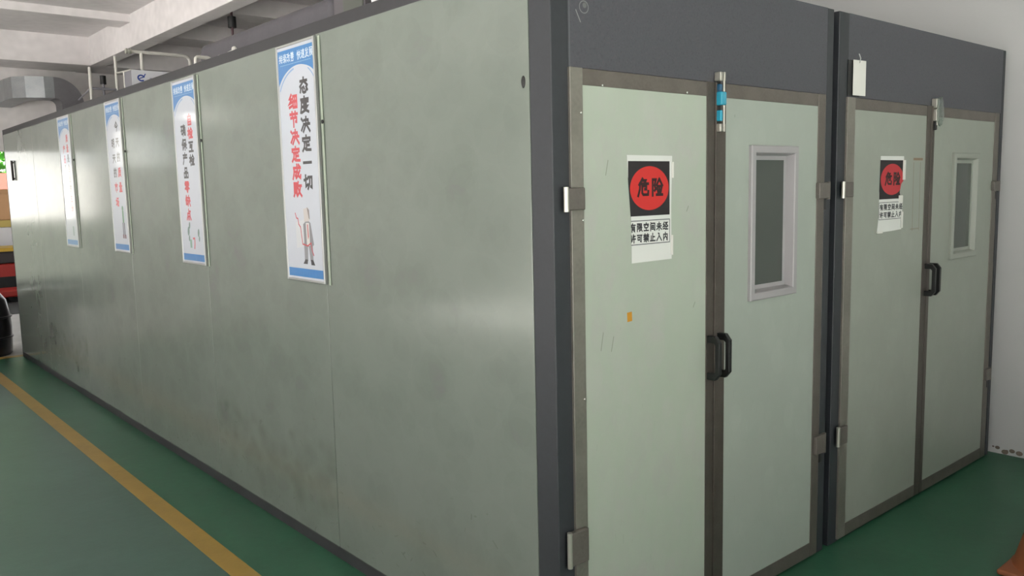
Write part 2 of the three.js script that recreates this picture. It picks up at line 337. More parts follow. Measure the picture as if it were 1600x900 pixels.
function chamber(name, label, cfg) {
  const { x0, x1, door } = cfg, t = thing(name, label, 'chamber', x0, 0, 0), D = 8.29, w = x1 - x0;
  const part = (n, g, m, p = t) => mesh(n, g.translate(p === t ? -x0 : 0, 0, 0), m, p);
  const z = 0;
  // steel frame of the front
  part('corner_post', box(x0, fX(cfg.jl, 0), 0, H, -0.098, z, 0.004), M.darkSteel);
  part('post', box(fX(cfg.jr, 0), x1, 0, H, -0.09, z, 0.004), M.darkSteel);
  part('header_panel', uvRect(plate(cfg.jl - 0.002, cfg.jr + 0.002, 2.043, H, -0.06, -0.001), 'x', cfg.jl, cfg.jr, 2.043, H), cfg.headerMat);
  part('sill', box(cfg.jl, cfg.jr, 0, 0.012, -0.08, -0.004), M.black);
  // long side walls of sandwich panels
  const seams = [-0.098, -1.455, -2.84, -4.222, -5.595, -6.965, -8.27];
  for (let k = 0; k < 6; k++) {
    const a = seams[k + 1] + 0.002, b = seams[k] - 0.002;
    const g = box(x0, x0 + 0.05, 0.05, 2.35, a, b, 0.0025); uvRect(g, 'z', a, b, 0.05, 2.35);
    part('wall_panel', g, sideMats[k % 3]);
    const q = box(x1 - 0.05, x1, 0.05, 2.35, a, b, 0.0025); part('wall_panel', q, panelPlain);
  }
  for (let k = 1; k < 6; k++) part('panel_joint', box(x0 + 0.004, x0 + 0.03, 0.05, 2.35, seams[k] - 0.004, seams[k] + 0.004), M.trimDark);
  part('top_rail', box(x0, x0 + 0.055, 2.345, H, -D, -0.097, 0.003), M.railSteel);
  part('top_rail', box(x1 - 0.055, x1, 2.345, H, -D, -0.089, 0.003), M.railSteel);
  part('kick_rail', box(x0, x0 + 0.054, 0, 0.0615, -D, -0.097, 0.003), M.railSteel);
  part('kick_rail', box(x1 - 0.054, x1, 0, 0.0615, -D, -0.089, 0.003), M.railSteel);
  part('end_post', box(x0, x0 + 0.05, 0, H, -D - 0.002, -D + 0.022, 0.002), M.railSteel);
  part('back_panel', box(x0 + 0.05, x1, 0.0, H, -D, -D + 0.05), panelPlain);
  part('roof_panel', box(x0 + 0.05, x1 - 0.05, 2.34, 2.4, -D, -0.06), panelPlain);
  part('floor_panel', box(x0 + 0.05, x1 - 0.05, 0.002, 0.01, -D + 0.05, -0.08), M.inner);
  if (x0 === 0) {
    part('latch_bar', merge([rod([-0.014, 1.87, -7.88], [-0.014, 2.07, -7.88], 0.011), rod([-0.012, 2.05, -7.88], [0.004, 2.05, -7.88], 0.008), rod([-0.012, 1.89, -7.88], [0.004, 1.89, -7.88], 0.008)]), std('#2b2424', { roughness: 0.7 }));
    const rv = new THREE.SphereGeometry(0.012, 10, 8); rv.scale(0.3, 1.6, 0.8); rv.translate(0, 2.005, -0.126); part('rivet', rv, M.black);
  }
  // leaves
  door.forEach((d) => {
    const zf = d.z, X = (v) => fX(v, zf), Y = (v) => fY(v, zf);
    const a = X(d.a), b = X(d.b), pa = X(d.pa), pb = X(d.pb), top = Y(2.043), ptop = Y(1.991), pbot = Y(0.066), bot = 0.014;
    const wn = d.win && d.win.map((v, i) => (i < 2 ? fX(v, zf + 0.006) : fY(v, zf + 0.006)));
    const hole = wn && [wn[0] + 0.012, wn[1] - 0.012, wn[2] + 0.012, wn[3] - 0.012];
    const pg = plate(a + 0.002, b - 0.002, bot + 0.002, top - 0.002, -0.035, zf - 0.003, hole);
    uvRect(pg, 'x', pa, pb, pbot, ptop);
    const leaf = part('door_leaf', pg, phys('#ffffff', { roughness: 0.36, map: doorTex(pb - pa, ptop - pbot, pa, ptop, 1, d.marks) }));
    leaf.userData.label = d.label;
    const sub = (n, g, m) => mesh(n, g.translate(-x0, 0, 0), m, leaf);
    sub('stile', box(a, pa, bot, top, -0.03, zf, 0.0015), d.stileL ?? M.trim);
    sub('stile', box(pb, b, bot, top, -0.03, zf, 0.0015), d.stileR ?? M.trimDark);
    sub('rail', box(pa, pb, ptop, top - 0.001, -0.03, zf - 0.001, 0.0015), M.trimDark);
    sub('rail', box(pa, pb, bot, pbot, -0.03, zf - 0.001, 0.0015), M.trimDark);
    for (const [sx, sy] of d.screws ?? []) { const g = new THREE.SphereGeometry(0.0042, 10, 8); g.scale(1, 1, 0.5); g.translate(X(sx), Y(sy), zf); sub('screw', g, M.screw); }
    for (const [hx0, hx1, hy0, hy1, side] of d.hinges) {
      const zz = zf + 0.012, A = fX(hx0, zz), B = fX(hx1, zz), y0 = fY(hy0, zz), y1 = fY(hy1, zz);
      const ox = side < 0 ? A + 0.008 : B - 0.008;
      const hn = sub('hinge', box(side < 0 ? A + 0.008 : A, side < 0 ? B : B - 0.008, y0, y1, zf - 0.004, zf + 0.016, 0.004), M.hinge);
      const br = rod([ox, y0 - 0.004, zf + 0.008], [ox, y1 + 0.003, zf + 0.008], 0.009); sub('hinge_barrel', br, side < 0 ? M.chrome : M.hinge);
      if (side > 0) sub('hinge_pin', box(B - 0.03, B - 0.008, y0 - 0.05, y0 - 0.006, 0, 0.014, 0.003), M.black);
    }
    { const hz = zf, hy0 = fY(d.handle[1], hz + 0.03), hy1 = fY(d.handle[2], hz + 0.03); sub('handle', pullHandle(fX(d.handle[0], hz), hy0, hy1, hz), M.black); }
    if (wn) {
      sub('window_frame', bezel(wn[0], wn[1], wn[2], wn[3], [[0, zf - 0.004], [0, zf + 0.009], [0.004, zf + 0.012], [0.027, zf + 0.012], [0.03, zf + 0.009], [0.038, d.glassZ ?? -0.01], [0.06, (d.glassZ ?? -0.01) - 0.002]]), d.frameMat ?? M.winFrame);
      sub('window_pane', box(wn[0] + 0.035, wn[1] - 0.035, wn[2] + 0.035, wn[3] - 0.035, (d.glassZ ?? -0.01) - 0.0045, (d.glassZ ?? -0.01) - 0.0015), M.glass);
    }
    d.extra?.(sub, X, Y, zf, leaf);
  });
  return t;
}
const headerMat = (k) => phys('#ffffff', { roughness: 0.5, map: canvasTex(1024, 256, (c, W, Hh) => {
  c.fillStyle = '#505158'; c.fillRect(0, 0, W, Hh);
  for (let i = 0; i < 9000; i++) { const v = rnd() < 0.5 ? 90 : 60; c.fillStyle = `rgba(${v + 10 * rnd()},${v},${v + 8},0.25)`; c.fillRect(rnd() * W, rnd() * Hh, 2 + 3 * rnd(), 2 + 3 * rnd()); }
  if (k === 0) { // remains of a round sticker and a scratched fold line
    c.strokeStyle = 'rgba(190,190,185,0.55)'; c.lineWidth = 2;
    c.beginPath(); c.arc(46, 124, 13, 0, 6.3); c.stroke(); c.fillStyle = 'rgba(150,150,145,0.5)'; c.beginPath(); c.arc(48, 120, 6, 0, 6.3); c.fill();
    c.strokeStyle = 'rgba(205,205,200,0.6)'; c.lineWidth = 2.4; c.beginPath(); c.moveTo(22, 132); c.lineTo(36, 158); c.stroke();
    c.strokeStyle = 'rgba(170,175,180,0.4)'; c.lineWidth = 1.5; c.beginPath(); c.moveTo(3, 90); c.lineTo(3, 256); c.stroke();
  }
}) });

const boltOne = (sub, X, Y, zf) => {
  const zb = zf + 0.012, bx = fX(0.866, zb), yb = (v) => fY(v, zb);
  for (const [a, b] of [[2.05, 2.083], [1.866, 1.896]]) sub('bolt_bracket', merge([box(bx - 0.014, bx + 0.002, yb(a), yb(b), zf - 0.012, zb + 0.004, 0.003), box(bx + 0.006, bx + 0.016, yb(a), yb(b), zf - 0.012, zb + 0.006, 0.003)]), M.chrome);
  sub('bolt_rod', rod([bx + 0.01, yb(1.885), zb + 0.002], [bx + 0.01, yb(2.068), zb + 0.002], 0.0042), M.chrome);
  sub('bolt_sleeve', box(bx - 0.016, bx + 0.016, yb(1.962), yb(2.012), zf - 0.004, zb + 0.012, 0.006), M.cyan);
  sub('bolt_sleeve', box(bx - 0.014, bx + 0.0, yb(1.905), yb(1.945), zf - 0.004, zb + 0.006, 0.004), M.cyan);
  sub('bolt_sleeve', box(bx - 0.013, bx + 0.003, yb(2.012), yb(2.04), zf - 0.004, zb + 0.002, 0.004), M.cyanDark);
  sub('bolt_body', box(bx - 0.011, bx + 0.004, yb(1.9), yb(2.05), zf - 0.006, zf + 0.004, 0.002), M.black);
};
const boltTwo = (sub, X, Y, zf) => {
  const zb = zf + 0.012, bx = fX(2.728, zb), yb = (v) => fY(v, zb);
  for (const [a, b] of [[2.035, 2.083], [1.97, 2.03]]) sub('bolt_bracket', box(bx - 0.016, bx + 0.012, yb(a), yb(b), zf - 0.012, zb + 0.004, 0.004), M.chrome);
  sub('bolt_rod', rod([bx, yb(1.95), zb], [bx, yb(2.07), zb], 0.005), M.chrome);
  sub('bolt_body', box(bx - 0.014, bx + 0.006, yb(1.925), yb(1.965), zf - 0.004, zb, 0.004), M.black);
  const g = new THREE.SphereGeometry(1, 18, 14), p = g.attributes.position; // crumpled clear film wrapped around the bolt
  for (let i = 0; i < p.count; i++) {
    const v = new THREE.Vector3().fromBufferAttribute(p, i), n = 1 + 0.35 * noiseGen.noise(v.x * 3, v.y * 3, v.z * 3 + 2);
    p.setXYZ(i, v.x * 0.032 * n, v.y * 0.07 * n, v.z * 0.016 * n);
  }
  g.computeVertexNormals(); g.translate(bx + 0.015, yb(2.02), zb + 0.006); sub('plastic_wrap', g, M.film);
};
chamber('insulated_chamber', 'long off-white insulated chamber whose side wall carries the four slogan posters', {
  x0: 0, x1: 1.668, jl: 0.076, jr: 1.615, headerMat: headerMat(0),
  door: [
    { label: 'left door leaf with danger notice', a: 0.079, b: 0.823, pa: 0.135, pb: 0.776, z: 0.01, stileR: M.trimSeam,
      marks: { base: '#b9c4b4', draw: (c, px, py) => {
        for (const [X, Y, l] of [[0.24, 1.76, 0.05], [0.21, 1.2, 0.06], [0.26, 1.18, 0.05], [0.66, 1.6, 0.02], [0.7, 1.25, 0.02]]) { c.strokeStyle = 'rgba(120,128,108,0.5)'; c.lineWidth = 3; c.beginPath(); c.moveTo(px(X), py(Y)); c.lineTo(px(X - 0.012), py(Y - l)); c.stroke(); }
      } },
      screws: [[0.126, 1.905], [0.225, 1.995], [0.66, 1.997], [0.13, 1.57], [0.126, 0.99], [0.124, 0.33]],
      hinges: [[0.052, 0.138, 1.603, 1.673, -1], [0.045, 0.136, 0.44, 0.554, -1]], handle: [0.79, 0.935, 1.1] },
    { label: 'right door leaf with small framed window', a: 0.83, b: 1.614, pa: 0.893, pb: 1.555, z: 0.014, stileL: M.trimSeam,
      marks: { base: '#acb5ab', draw: (c, px, py) => { c.fillStyle = 'rgba(120,130,112,0.4)'; c.fillRect(px(0.93), py(1.93), 4, 5); } },
      win: [1.058, 1.398, 1.212, 1.821], hinges: [[1.571, 1.664, 1.602, 1.671, 1], [1.588, 1.674, 0.463, 0.547, 1]], handle: [0.853, 0.937, 1.104], extra: boltOne },
  ],
});
chamber('insulated_chamber', 'insulated chamber beside the white right wall, clear film wrapped around its door bolt', {
  x0: 1.715, x1: 3.628, jl: 1.802, jr: 3.59, headerMat: headerMat(1),
  door: [
    { label: 'left door leaf with torn notice', a: 1.803, b: 2.667, pa: 1.872, pb: 2.612, z: 0.01, stileR: M.trimSeam,
      marks: { base: '#a0a69b', draw: (c, px, py) => { // rusty glue lines left by another notice
        c.strokeStyle = 'rgba(126,112,84,0.55)'; c.lineWidth = 4;
        for (const X of [2.46, 2.535]) { c.beginPath(); c.moveTo(px(X), py(1.76)); c.lineTo(px(X + 0.005), py(1.42)); c.stroke(); }
        c.strokeStyle = 'rgba(124,88,50,0.7)'; c.lineWidth = 6; c.beginPath(); c.moveTo(px(2.455), py(1.775)); c.lineTo(px(2.56), py(1.775)); c.stroke();
        c.strokeStyle = 'rgba(126,112,84,0.35)'; c.lineWidth = 4; c.beginPath(); c.moveTo(px(2.44), py(1.43)); c.lineTo(px(2.54), py(1.43)); c.stroke();
      } },
      hinges: [[1.779, 1.869, 1.603, 1.67, -1], [1.786, 1.87, 0.46, 0.545, -1]], handle: [2.65, 1.066, 1.232] },
    { label: 'right door leaf with small window', a: 2.672, b: 3.575, pa: 2.705, pb: 3.508, z: 0.012, stileL: M.trimSeam,
      marks: { base: '#9ca297' }, win: [2.955, 3.302, 1.24, 1.812], glassZ: 0.0, frameMat: phys('#9fa49a', { roughness: 0.4 }),
      hinges: [[3.53, 3.622, 1.6, 1.655, 1], [3.545, 3.62, 0.47, 0.54, 1]], handle: [2.706, 1.066, 1.232], extra: boltTwo },
  ],
});

// ---------------------------------------------------------------- slogan posters on the long wall
const RED = '#cf2a38', INK = '#131318', BLUE = '#1f7fc6';
function posterArt(k) {
  return canvasTex(512, 1536, (c, W, Hh) => {
    c.fillStyle = '#cbd2dd'; c.fillRect(0, 0, W, Hh);
    // blue head with a white arch
    c.fillStyle = BLUE; c.fillRect(20, 34, W - 40, 226);
    rowText(c, '持续改善', 36, 56, 48, 58, 53, 6, '#dcebf6'); rowText(c, '快速发展', 282, 56, 48, 58, 53, 6, '#dcebf6');
    c.fillStyle = 'rgba(214,232,246,0.6)'; for (let i = 0; i < 36; i++) c.fillRect(52 + i * 11.4, 126, 7, 5);
    c.fillStyle = '#cbd2dd'; c.beginPath(); c.moveTo(20, 262); c.lineTo(20, 258); c.bezierCurveTo(90, 170, 230, 132, 340, 148); c.bezierCurveTo(420, 160, 470, 182, W - 20, 204); c.lineTo(W - 20, 262); c.closePath(); c.fill();
    c.strokeStyle = '#86a9d8'; c.lineWidth = 11; c.beginPath(); c.moveTo(34, 284); c.bezierCurveTo(80, 216, 150, 180, 226, 164); c.stroke();
    c.lineWidth = 8; c.beginPath(); c.moveTo(420, 180); c.bezierCurveTo(460, 204, 480, 226, 494, 250); c.stroke();
    // blue foot
    c.fillStyle = BLUE; c.fillRect(24, 1452, W - 48, 56);
    if (k === 0) {
      column(c, '态度决定一切', 292, 230, 118, 100, 121, 18, INK); column(c, '细节决定成败', 142, 317, 116, 98, 113, 18, RED);
      // man in a grey suit holding a falling red chart line
      const m = (q, f) => { c.fillStyle = f; c.beginPath(); q.forEach(([x, y], i) => (i ? c.lineTo(x, y) : c.moveTo(x, y))); c.closePath(); c.fill(); };
      m([[150, 1150], [270, 1128], [280, 1300], [150, 1320]], '#d4d8dc');
      m([[250, 1280], [304, 1280], [296, 1400], [252, 1400]], '#8e8f95'); m([[310, 1280], [368, 1280], [366, 1400], [328, 1400]], '#8e8f95'); m([[252, 1160], [306, 1130], [350, 1150], [384, 1290], [350, 1310], [256, 1300]], '#85868c');
      m([[286, 1150], [332, 1150], [330, 1300], [290, 1300]], '#d9d6d2'); m([[304, 1160], [314, 1160], [320, 1240], [308, 1260]], '#c2434e');
      m([[262, 1060], [330, 1050], [336, 1140], [268, 1144]], '#cfc8c4'); m([[310, 1048], [340, 1066], [344, 1130], [330, 1120]], '#8d8682');
      m([[258, 1390], [292, 1390], [286, 1420], [230, 1420]], '#26262b'); m([[332, 1390], [364, 1390], [386, 1424], [336, 1424]], '#26262b');
      c.strokeStyle = '#c93946'; c.lineWidth = 9; c.beginPath(); [[150, 1090], [164, 1120], [184, 1124], [190, 1160], [214, 1180], [232, 1290], [300, 1300], [346, 1280], [356, 1330], [374, 1358]].forEach(([x, y], i) => (i ? c.lineTo(x, y) : c.moveTo(x, y))); c.stroke();
    } else if (k === 1) {
      column(c, '自检互检', 296, 296, 106, 88, 110, 17, [RED, RED, INK, INK]); column(c, '确保产品零缺点', 148, 372, 108, 92, 117, 16, [INK, INK, INK, INK, RED, RED, RED]);
      for (const [x, y, r] of [[170, 1260, 30], [200, 1210, 22], [180, 1320, 20], [390, 1270, 26], [400, 1320, 18]]) { c.fillStyle = 'rgba(70,110,92,0.75)'; c.beginPath(); c.ellipse(x, y, r * 0.7, r * 1.3, 0.2, 0, 6.3); c.fill(); }
      c.fillStyle = '#7fae98'; c.fillRect(190, 1330, 40, 70); c.strokeStyle = RED; c.lineWidth = 16; c.beginPath(); c.moveTo(266, 1320); c.lineTo(296, 1318); c.lineTo(296, 1360); c.lineTo(284, 1400); c.stroke();
    } else if (k === 2) {
      column(c, '今天的质量', 296, 220, 104, 96, 151, 16, [INK, INK, INK, RED, RED]); column(c, '明天的市场', 150, 380, 104, 96, 148, 16, [INK, INK, INK, RED, RED]);
      c.fillStyle = '#4d8f62'; c.fillRect(330, 1110, 46, 120); c.beginPath(); c.arc(352, 1086, 26, 0, 6.3); c.fill(); c.fillStyle = '#3c3f4c'; c.fillRect(320, 1230, 26, 130); c.fillRect(364, 1230, 26, 130);
      c.fillStyle = '#6e3540'; c.fillRect(306, 1350, 44, 40); c.fillRect(368, 1350, 44, 40);
    } else {
      column(c, '质量是企业的生命', 310, 220, 90, 88, 116, 15, [RED, RED, INK, INK, INK, INK, '#9a4a52', '#9a4a52']); column(c, '产品是企业生命', 160, 340, 90, 88, 116, 15, [RED, RED, INK, INK, INK, '#9a4a52', '#9a4a52']);
      c.fillStyle = 'rgba(90,130,110,0.5)'; c.fillRect(300, 1290, 60, 110);
    }
  });
}
const posterLabels = [
  'tall wall poster with black and red characters above a man in grey suit',
  'tall wall poster second from the dark corner post, green figures and red mark below',
  'tall wall poster third from the dark corner post, one green figure at its foot',
  'palest tall wall poster, farthest from the dark corner post',
];
[[-1.842, -1.474, 1.272, 2.346], [-3.238, -2.874, 1.278, 2.343], [-4.614, -4.262, 1.288, 2.353], [-5.988, -5.618, 1.276, 2.351]].forEach(([za, zb, ya, yb], k) => {
  const xf = -0.016, a = sZ(za, xf), b = sZ(zb, xf), y0 = sY(ya, xf), y1 = Math.min(sY(yb, xf), 2.343), w = b - a, h = y1 - y0;
  const t = thing('poster', posterLabels[k], 'poster', 0, y0, (a + b) / 2, 'slogan posters on the long side wall');
  const sheet = new THREE.BoxGeometry(0.008, h - 0.012, w - 0.012); sheet.translate(-0.008, h / 2, 0); uvRect(sheet, 'z', -w / 2, w / 2, 0, h);
  mesh('printed_sheet', sheet, phys('#ffffff', { roughness: 0.32, map: posterArt(k), clearcoat: 0.8, clearcoatRoughness: 0.07, bumpMap: rep(bumpy, 0.7), bumpScale: 0.0012 }), t);
  for (const s of [-1, 1]) mesh('frame_strip', box(-0.016, -0.001, 0, h, s < 0 ? -w / 2 : w / 2 - 0.012, s < 0 ? -w / 2 + 0.012 : w / 2, 0.002), M.alu, t);
  mesh('frame_strip', box(-0.016, -0.001, h - 0.01, h, -w / 2 + 0.012, w / 2 - 0.012, 0.002), M.alu, t);
  mesh('frame_strip', box(-0.016, -0.001, 0, 0.01, -w / 2 + 0.012, w / 2 - 0.012, 0.002), M.alu, t);
  // plastic edge channel beside the frame, with the nail it hangs from
  mesh('edge_channel', box(-0.006, -0.0008, -0.004, h - 0.002, w / 2 + 0.018, w / 2 + 0.032, 0.002), phys('#aab6a4', { roughness: 0.3 }), t);
  const nail = new THREE.SphereGeometry(0.009, 10, 8); nail.scale(0.6, 1, 1); nail.translate(-0.007, h * 0.66, w / 2 + 0.03); mesh('nail', nail, M.black, t);
});

// ---------------------------------------------------------------- danger notices and small things on the doors
function noticeArt(torn) {
  return canvasTex(480, 730, (c, W, Hh) => {
    c.fillStyle = '#eceeea'; c.fillRect(0, 0, W, Hh);
    c.fillStyle = '#211c20'; c.fillRect(20, 42, 424, 372);
    c.fillStyle = torn ? '#c8343c' : '#dd2f2b'; c.beginPath(); c.ellipse(236, 226, 198, 150, 0, 0, 6.3); c.fill();
    rowText(c, '危险', 112, 158, 118, 124, 142, 19, '#2b0f12');
    c.strokeStyle = '#40414a'; c.lineWidth = 5; c.strokeRect(24, 446, 420, 162);
    rowText(c, '有限空间未经', 36, 462, 56, 58, 67, 9, '#24252c'); rowText(c, '许可禁止入内', 36, 536, 56, 58, 67, 9, '#24252c');
  });
}
function paperSheet(pts, x0, x1, y0, y1, z, curl) { // thin sheet cut to an outline, slightly buckled
  const s = new THREE.Shape(pts.map((q) => new THREE.Vector2(...q)));
  let g = new THREE.ExtrudeGeometry(s, { depth: 0.0008, bevelEnabled: false, steps: 1 });
  g.translate(0, 0, z);
  return uvRect(g, 'x', x0, x1, y0, y1);
}
{
  const z = 0.011, X = (v) => fX(v, z), Y = (v) => fY(v, z);
  const x0 = X(0.337), x1 = X(0.583), y0 = Y(1.416), y1 = Y(1.778);
  const pts = [[0.341, 1.777], [0.579, 1.776], [0.577, 1.71], [0.573, 1.6], [0.575, 1.47], [0.576, 1.416], [0.363, 1.415], [0.3615, 1.56], [0.349, 1.68]].map(([a, b]) => [X(a), Y(b)]);
  const t = thing('danger_notice', 'paper danger notice with bright red disc, stuck whole on the nearest door leaf', 'notice', x0, y0, z);
  const g = paperSheet(pts, x0, x1, y0, y1, z - 0.003); g.translate(-x0, -y0, -z);
  mesh('printed_paper', g, phys('#ffffff', { roughness: 0.6, map: noticeArt(false) }), t);
  const flap = box(X(0.575), X(0.584), Y(1.70), Y(1.755), z - 0.002, z + 0.002, 0.001); flap.translate(-x0, -y0, -z); mesh('curled_edge', flap, M.paper, t);
  const flap2 = box(X(0.571), X(0.579), Y(1.43), Y(1.5), z - 0.002, z + 0.003, 0.001); flap2.translate(-x0, -y0, -z); mesh('curled_edge', flap2, M.paper, t);
}
{
  const z = 0.011, X = (v) => fX(v, z), Y = (v) => fY(v, z);
  const x0 = X(2.113), x1 = X(2.4), y0 = Y(1.428), y1 = Y(1.79);
  const pts = [[2.13, 1.788], [2.372, 1.789], [2.372, 1.67], [2.35, 1.655], [2.336, 1.615], [2.35, 1.585], [2.372, 1.565], [2.368, 1.5], [2.365, 1.434], [2.26, 1.43], [2.113, 1.428], [2.126, 1.5], [2.124, 1.6], [2.128, 1.69]].map(([a, b]) => [X(a), Y(b)]);
  const t = thing('danger_notice', 'paper danger notice with a torn right edge, on the farther chamber door', 'notice', x0, y0, z);
  const g = paperSheet(pts, x0, x1, y0, y1, z - 0.003); g.translate(-x0, -y0, -z);
  mesh('printed_paper', g, phys('#ffffff', { roughness: 0.6, map: noticeArt(true) }), t);
  for (const [a, b, c, d] of [[2.36, 2.382, 1.675, 1.77], [2.325, 2.362, 1.565, 1.6], [2.355, 2.37, 1.44, 1.52], [2.105, 2.16, 1.424, 1.434]]) { const f = box(X(a), X(b), Y(c), Y(d), z - 0.002, z + 0.004, 0.002); f.translate(-x0, -y0, -z); mesh('curled_edge', f, M.paper, t); }
}
{
  const z = 0.011, X = fX(0.352, z), Y = fY(1.234, z), g = box(-0.012, 0.012, -0.016, 0.016, 0, 0.0012, 0.0005); g.rotateZ(0.06);
  const m = mesh('orange_sticker', g, phys('#d99a2c', { roughness: 0.5 })); m.position.set(X, Y, 0.007);
  tag(m, 'tiny orange sticker on the nearest door leaf below the danger notice', 'sticker');
}
{ // slip of paper hanging from a bent wire on the header of the farther chamber
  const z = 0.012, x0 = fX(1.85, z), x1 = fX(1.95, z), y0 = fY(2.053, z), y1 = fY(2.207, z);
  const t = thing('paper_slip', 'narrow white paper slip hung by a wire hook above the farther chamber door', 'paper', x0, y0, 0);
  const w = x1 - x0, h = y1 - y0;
  const g = new THREE.BoxGeometry(w, h, 0.001, 8, 8, 1), p = g.attributes.position;
  for (let i = 0; i < p.count; i++) p.setZ(i, p.getZ(i) + 0.004 * Math.sin(p.getX(i) / w * 3) );
  g.computeVertexNormals(); g.translate(w / 2, h / 2, z); mesh('paper_sheet', g, M.paper, t);
  mesh('dark_strip', box(-0.036, w * 0.7, -0.004, h * 0.985, 0.0005, 0.004, 0.001), M.black, t);  // black strip behind the slip, reaching past its left edge
  mesh('wire_hook', tube([[w * 0.42, h - 0.012, z + 0.004], [w * 0.45, h + 0.008, z + 0.006], [w * 0.42, h + 0.028, z]], 0.0022), M.alu, t);
}

// ---------------------------------------------------------------- on the roof and under the ceiling
{ // galvanised elbow duct rising out of the near chamber's roof
  const t = thing('exhaust_duct', 'galvanised elbow duct rising from the far end of the chamber roof towards the back wall', 'duct', 0.6, 2.4, -8.0);
  const cx = -0.17, cy = 0.25, ri = 0.06, ro = 0.275, za = -0.13, zb = 0.13; // local
  const s = new THREE.Shape(); s.moveTo(cx, cy + ro); s.absarc(cx, cy, ro, Math.PI / 2, 0, true); s.lineTo(cx + ri, cy); s.absarc(cx, cy, ri, 0, Math.PI / 2, false); s.closePath();
  const g = new THREE.ExtrudeGeometry(s, { depth: zb - za, bevelEnabled: false, curveSegments: 20 }); g.translate(0, 0, za); mesh('elbow', uvMetres(g), M.ductGrey, t);
  mesh('riser', box(cx + ri, cx + ro, 0, cy, za, zb, 0.003), M.ductGrey, t);
  mesh('flange', box(cx + ri - 0.012, cx + ro + 0.012, 0, 0.02, za - 0.012, zb + 0.012), M.ductGrey, t);
  // faceted horizontal bend turning to the back wall
  const ring = [[cx, 0.13], [-0.26, 0.125], [-0.42, 0.06], [-0.52, -0.06], [-0.55, -0.3], [-0.55, -1.08]], pos = [], y0 = cy + ri, y1 = cy + ro;
  const inn = [[cx, -0.13], [-0.22, -0.13], [-0.3, -0.17], [-0.34, -0.22], [-0.35, -0.35], [-0.35, -1.08]];
  const quad = (a, b, c, d) => pos.push(...a, ...b, ...c, ...a, ...c, ...d);
  for (let i = 0; i + 1 < ring.length; i++) {
    const [a, b] = [ring[i], ring[i + 1]], [c, d] = [inn[i], inn[i + 1]];
    quad([a[0], y0, a[1]], [a[0], y1, a[1]], [b[0], y1, b[1]], [b[0], y0, b[1]]); quad([c[0], y0, c[1]], [d[0], y0, d[1]], [d[0], y1, d[1]], [c[0], y1, c[1]]);
    quad([a[0], y1, a[1]], [c[0], y1, c[1]], [d[0], y1, d[1]], [b[0], y1, b[1]]); quad([a[0], y0, a[1]], [b[0], y0, b[1]], [d[0], y0, d[1]], [c[0], y0, c[1]]);
  }
  const q = new THREE.BufferGeometry(); q.setAttribute('position', new THREE.Float32BufferAttribute(pos, 3)); q.computeVertexNormals();
  mesh('bend', uvMetres(q), M.galv, t);
}
{
  const t = thing('roof_duct', 'long dull grey air duct lying along the chamber roof', 'duct', 0.7, 2.4, -3.3);
  mesh('duct_body', box(-0.2, 0.2, 0.03, 0.315, -0.78, 1.1, 0.05), M.roofDuct, t);
  for (const z of [-0.6, 0.1, 0.8]) mesh('foot', box(-0.16, 0.16, 0, 0.045, z - 0.03, z + 0.03), M.greyPaint, t);
}
{
  const t = thing('control_cabinet', 'greenish grey cabinet on the chamber roof with a dark seam', 'cabinet', 0.65, 2.4, -2.0);
  mesh('cabinet_body', box(-0.15, 0.2, 0, 0.6, -0.17, 0.14, 0.006), phys('#6a666a', { roughness: 0.5 }), t);
  mesh('door', box(-0.158, -0.149, 0.02, 0.58, -0.06, 0.13, 0.003), phys('#63675f', { roughness: 0.5 }), t);
}
{
  const t = thing('carton', 'white and blue carton on the chamber roof, barely showing above the top rail', 'box', 0.62, 2.4, -1.69);
  mesh('carton_body', box(-0.12, 0.2, 0, 0.5, -0.11, 0.1, 0.004), M.whitePaint, t);
  mesh('blue_band', box(-0.122, 0.2, 0.24, 0.5, 0.02, 0.102, 0.004), phys('#3f8fd0', { roughness: 0.5 }), t);
}
{ // white fronted unit with a printed name plate
  const t = thing('roof_unit', 'white-fronted box with a blue emblem, standing on the chamber roof under the pipe', 'box', 0.75, 2.4, -5.57);
  mesh('housing', box(-0.25, 0.45, 0, 0.33, -0.2, -0.004, 0.004), M.greyPaint, t);
  const g = box(-0.25, 0.45, 0, 0.33, -0.004, 0.004); uvRect(g, 'x', -0.25, 0.45, 0, 0.33);
  mesh('front_plate', g, phys('#ffffff', { roughness: 0.45, map: canvasTex(512, 256, (c, W, Hh) => {
    c.fillStyle = '#eceef4'; c.fillRect(0, 0, W, Hh); c.strokeStyle = '#27459c'; c.lineWidth = 9;
    c.beginPath(); c.ellipse(54, 50, 19, 17, 0.4, 0.4, 5.6); c.stroke(); c.lineWidth = 6; c.beginPath(); c.moveTo(42, 54); c.lineTo(68, 44); c.lineTo(80, 22); c.stroke();
    c.fillStyle = 'rgba(120,124,150,0.55)'; for (let i = 0; i < 18; i++) c.fillRect(104 + i * 20, 46, 13, 14);
  }) }), t);
}
const pipeThing = (label, geos, name = 'pipe', cat = 'pipe') => { const m = mesh(name, merge(geos), M.pipe); tag(m, label, cat); return m; };
{ const t = thing('pipe', 'thin white pipe running level above the white roof unit, bent down at one end', 'pipe', 0.68, 2.4, -5.86);
  mesh('pipe_run', tube([[-0.124, 0.525, 0], [0.3, 0.525, 0], [0.39, 0.52, 0], [0.42, 0.49, 0], [0.42, 0.35, 0], [0.42, 0, 0]], 0.015, 60), M.pipe, t);
  mesh('support', rod([0, 0, 0], [0, 0.525, 0], 0.014), M.pipe, t);
  for (const x of [-0.12, -0.09]) mesh('coupling', rod([x - 0.008, 0.525, 0], [x + 0.008, 0.525, 0], 0.024), M.chrome, t); }
pipeThing('white upright pipe with no bend, second from the elbow duct', [rod([0.735, 2.4, -6.8], [0.735, 3.02, -6.8], 0.014)]);
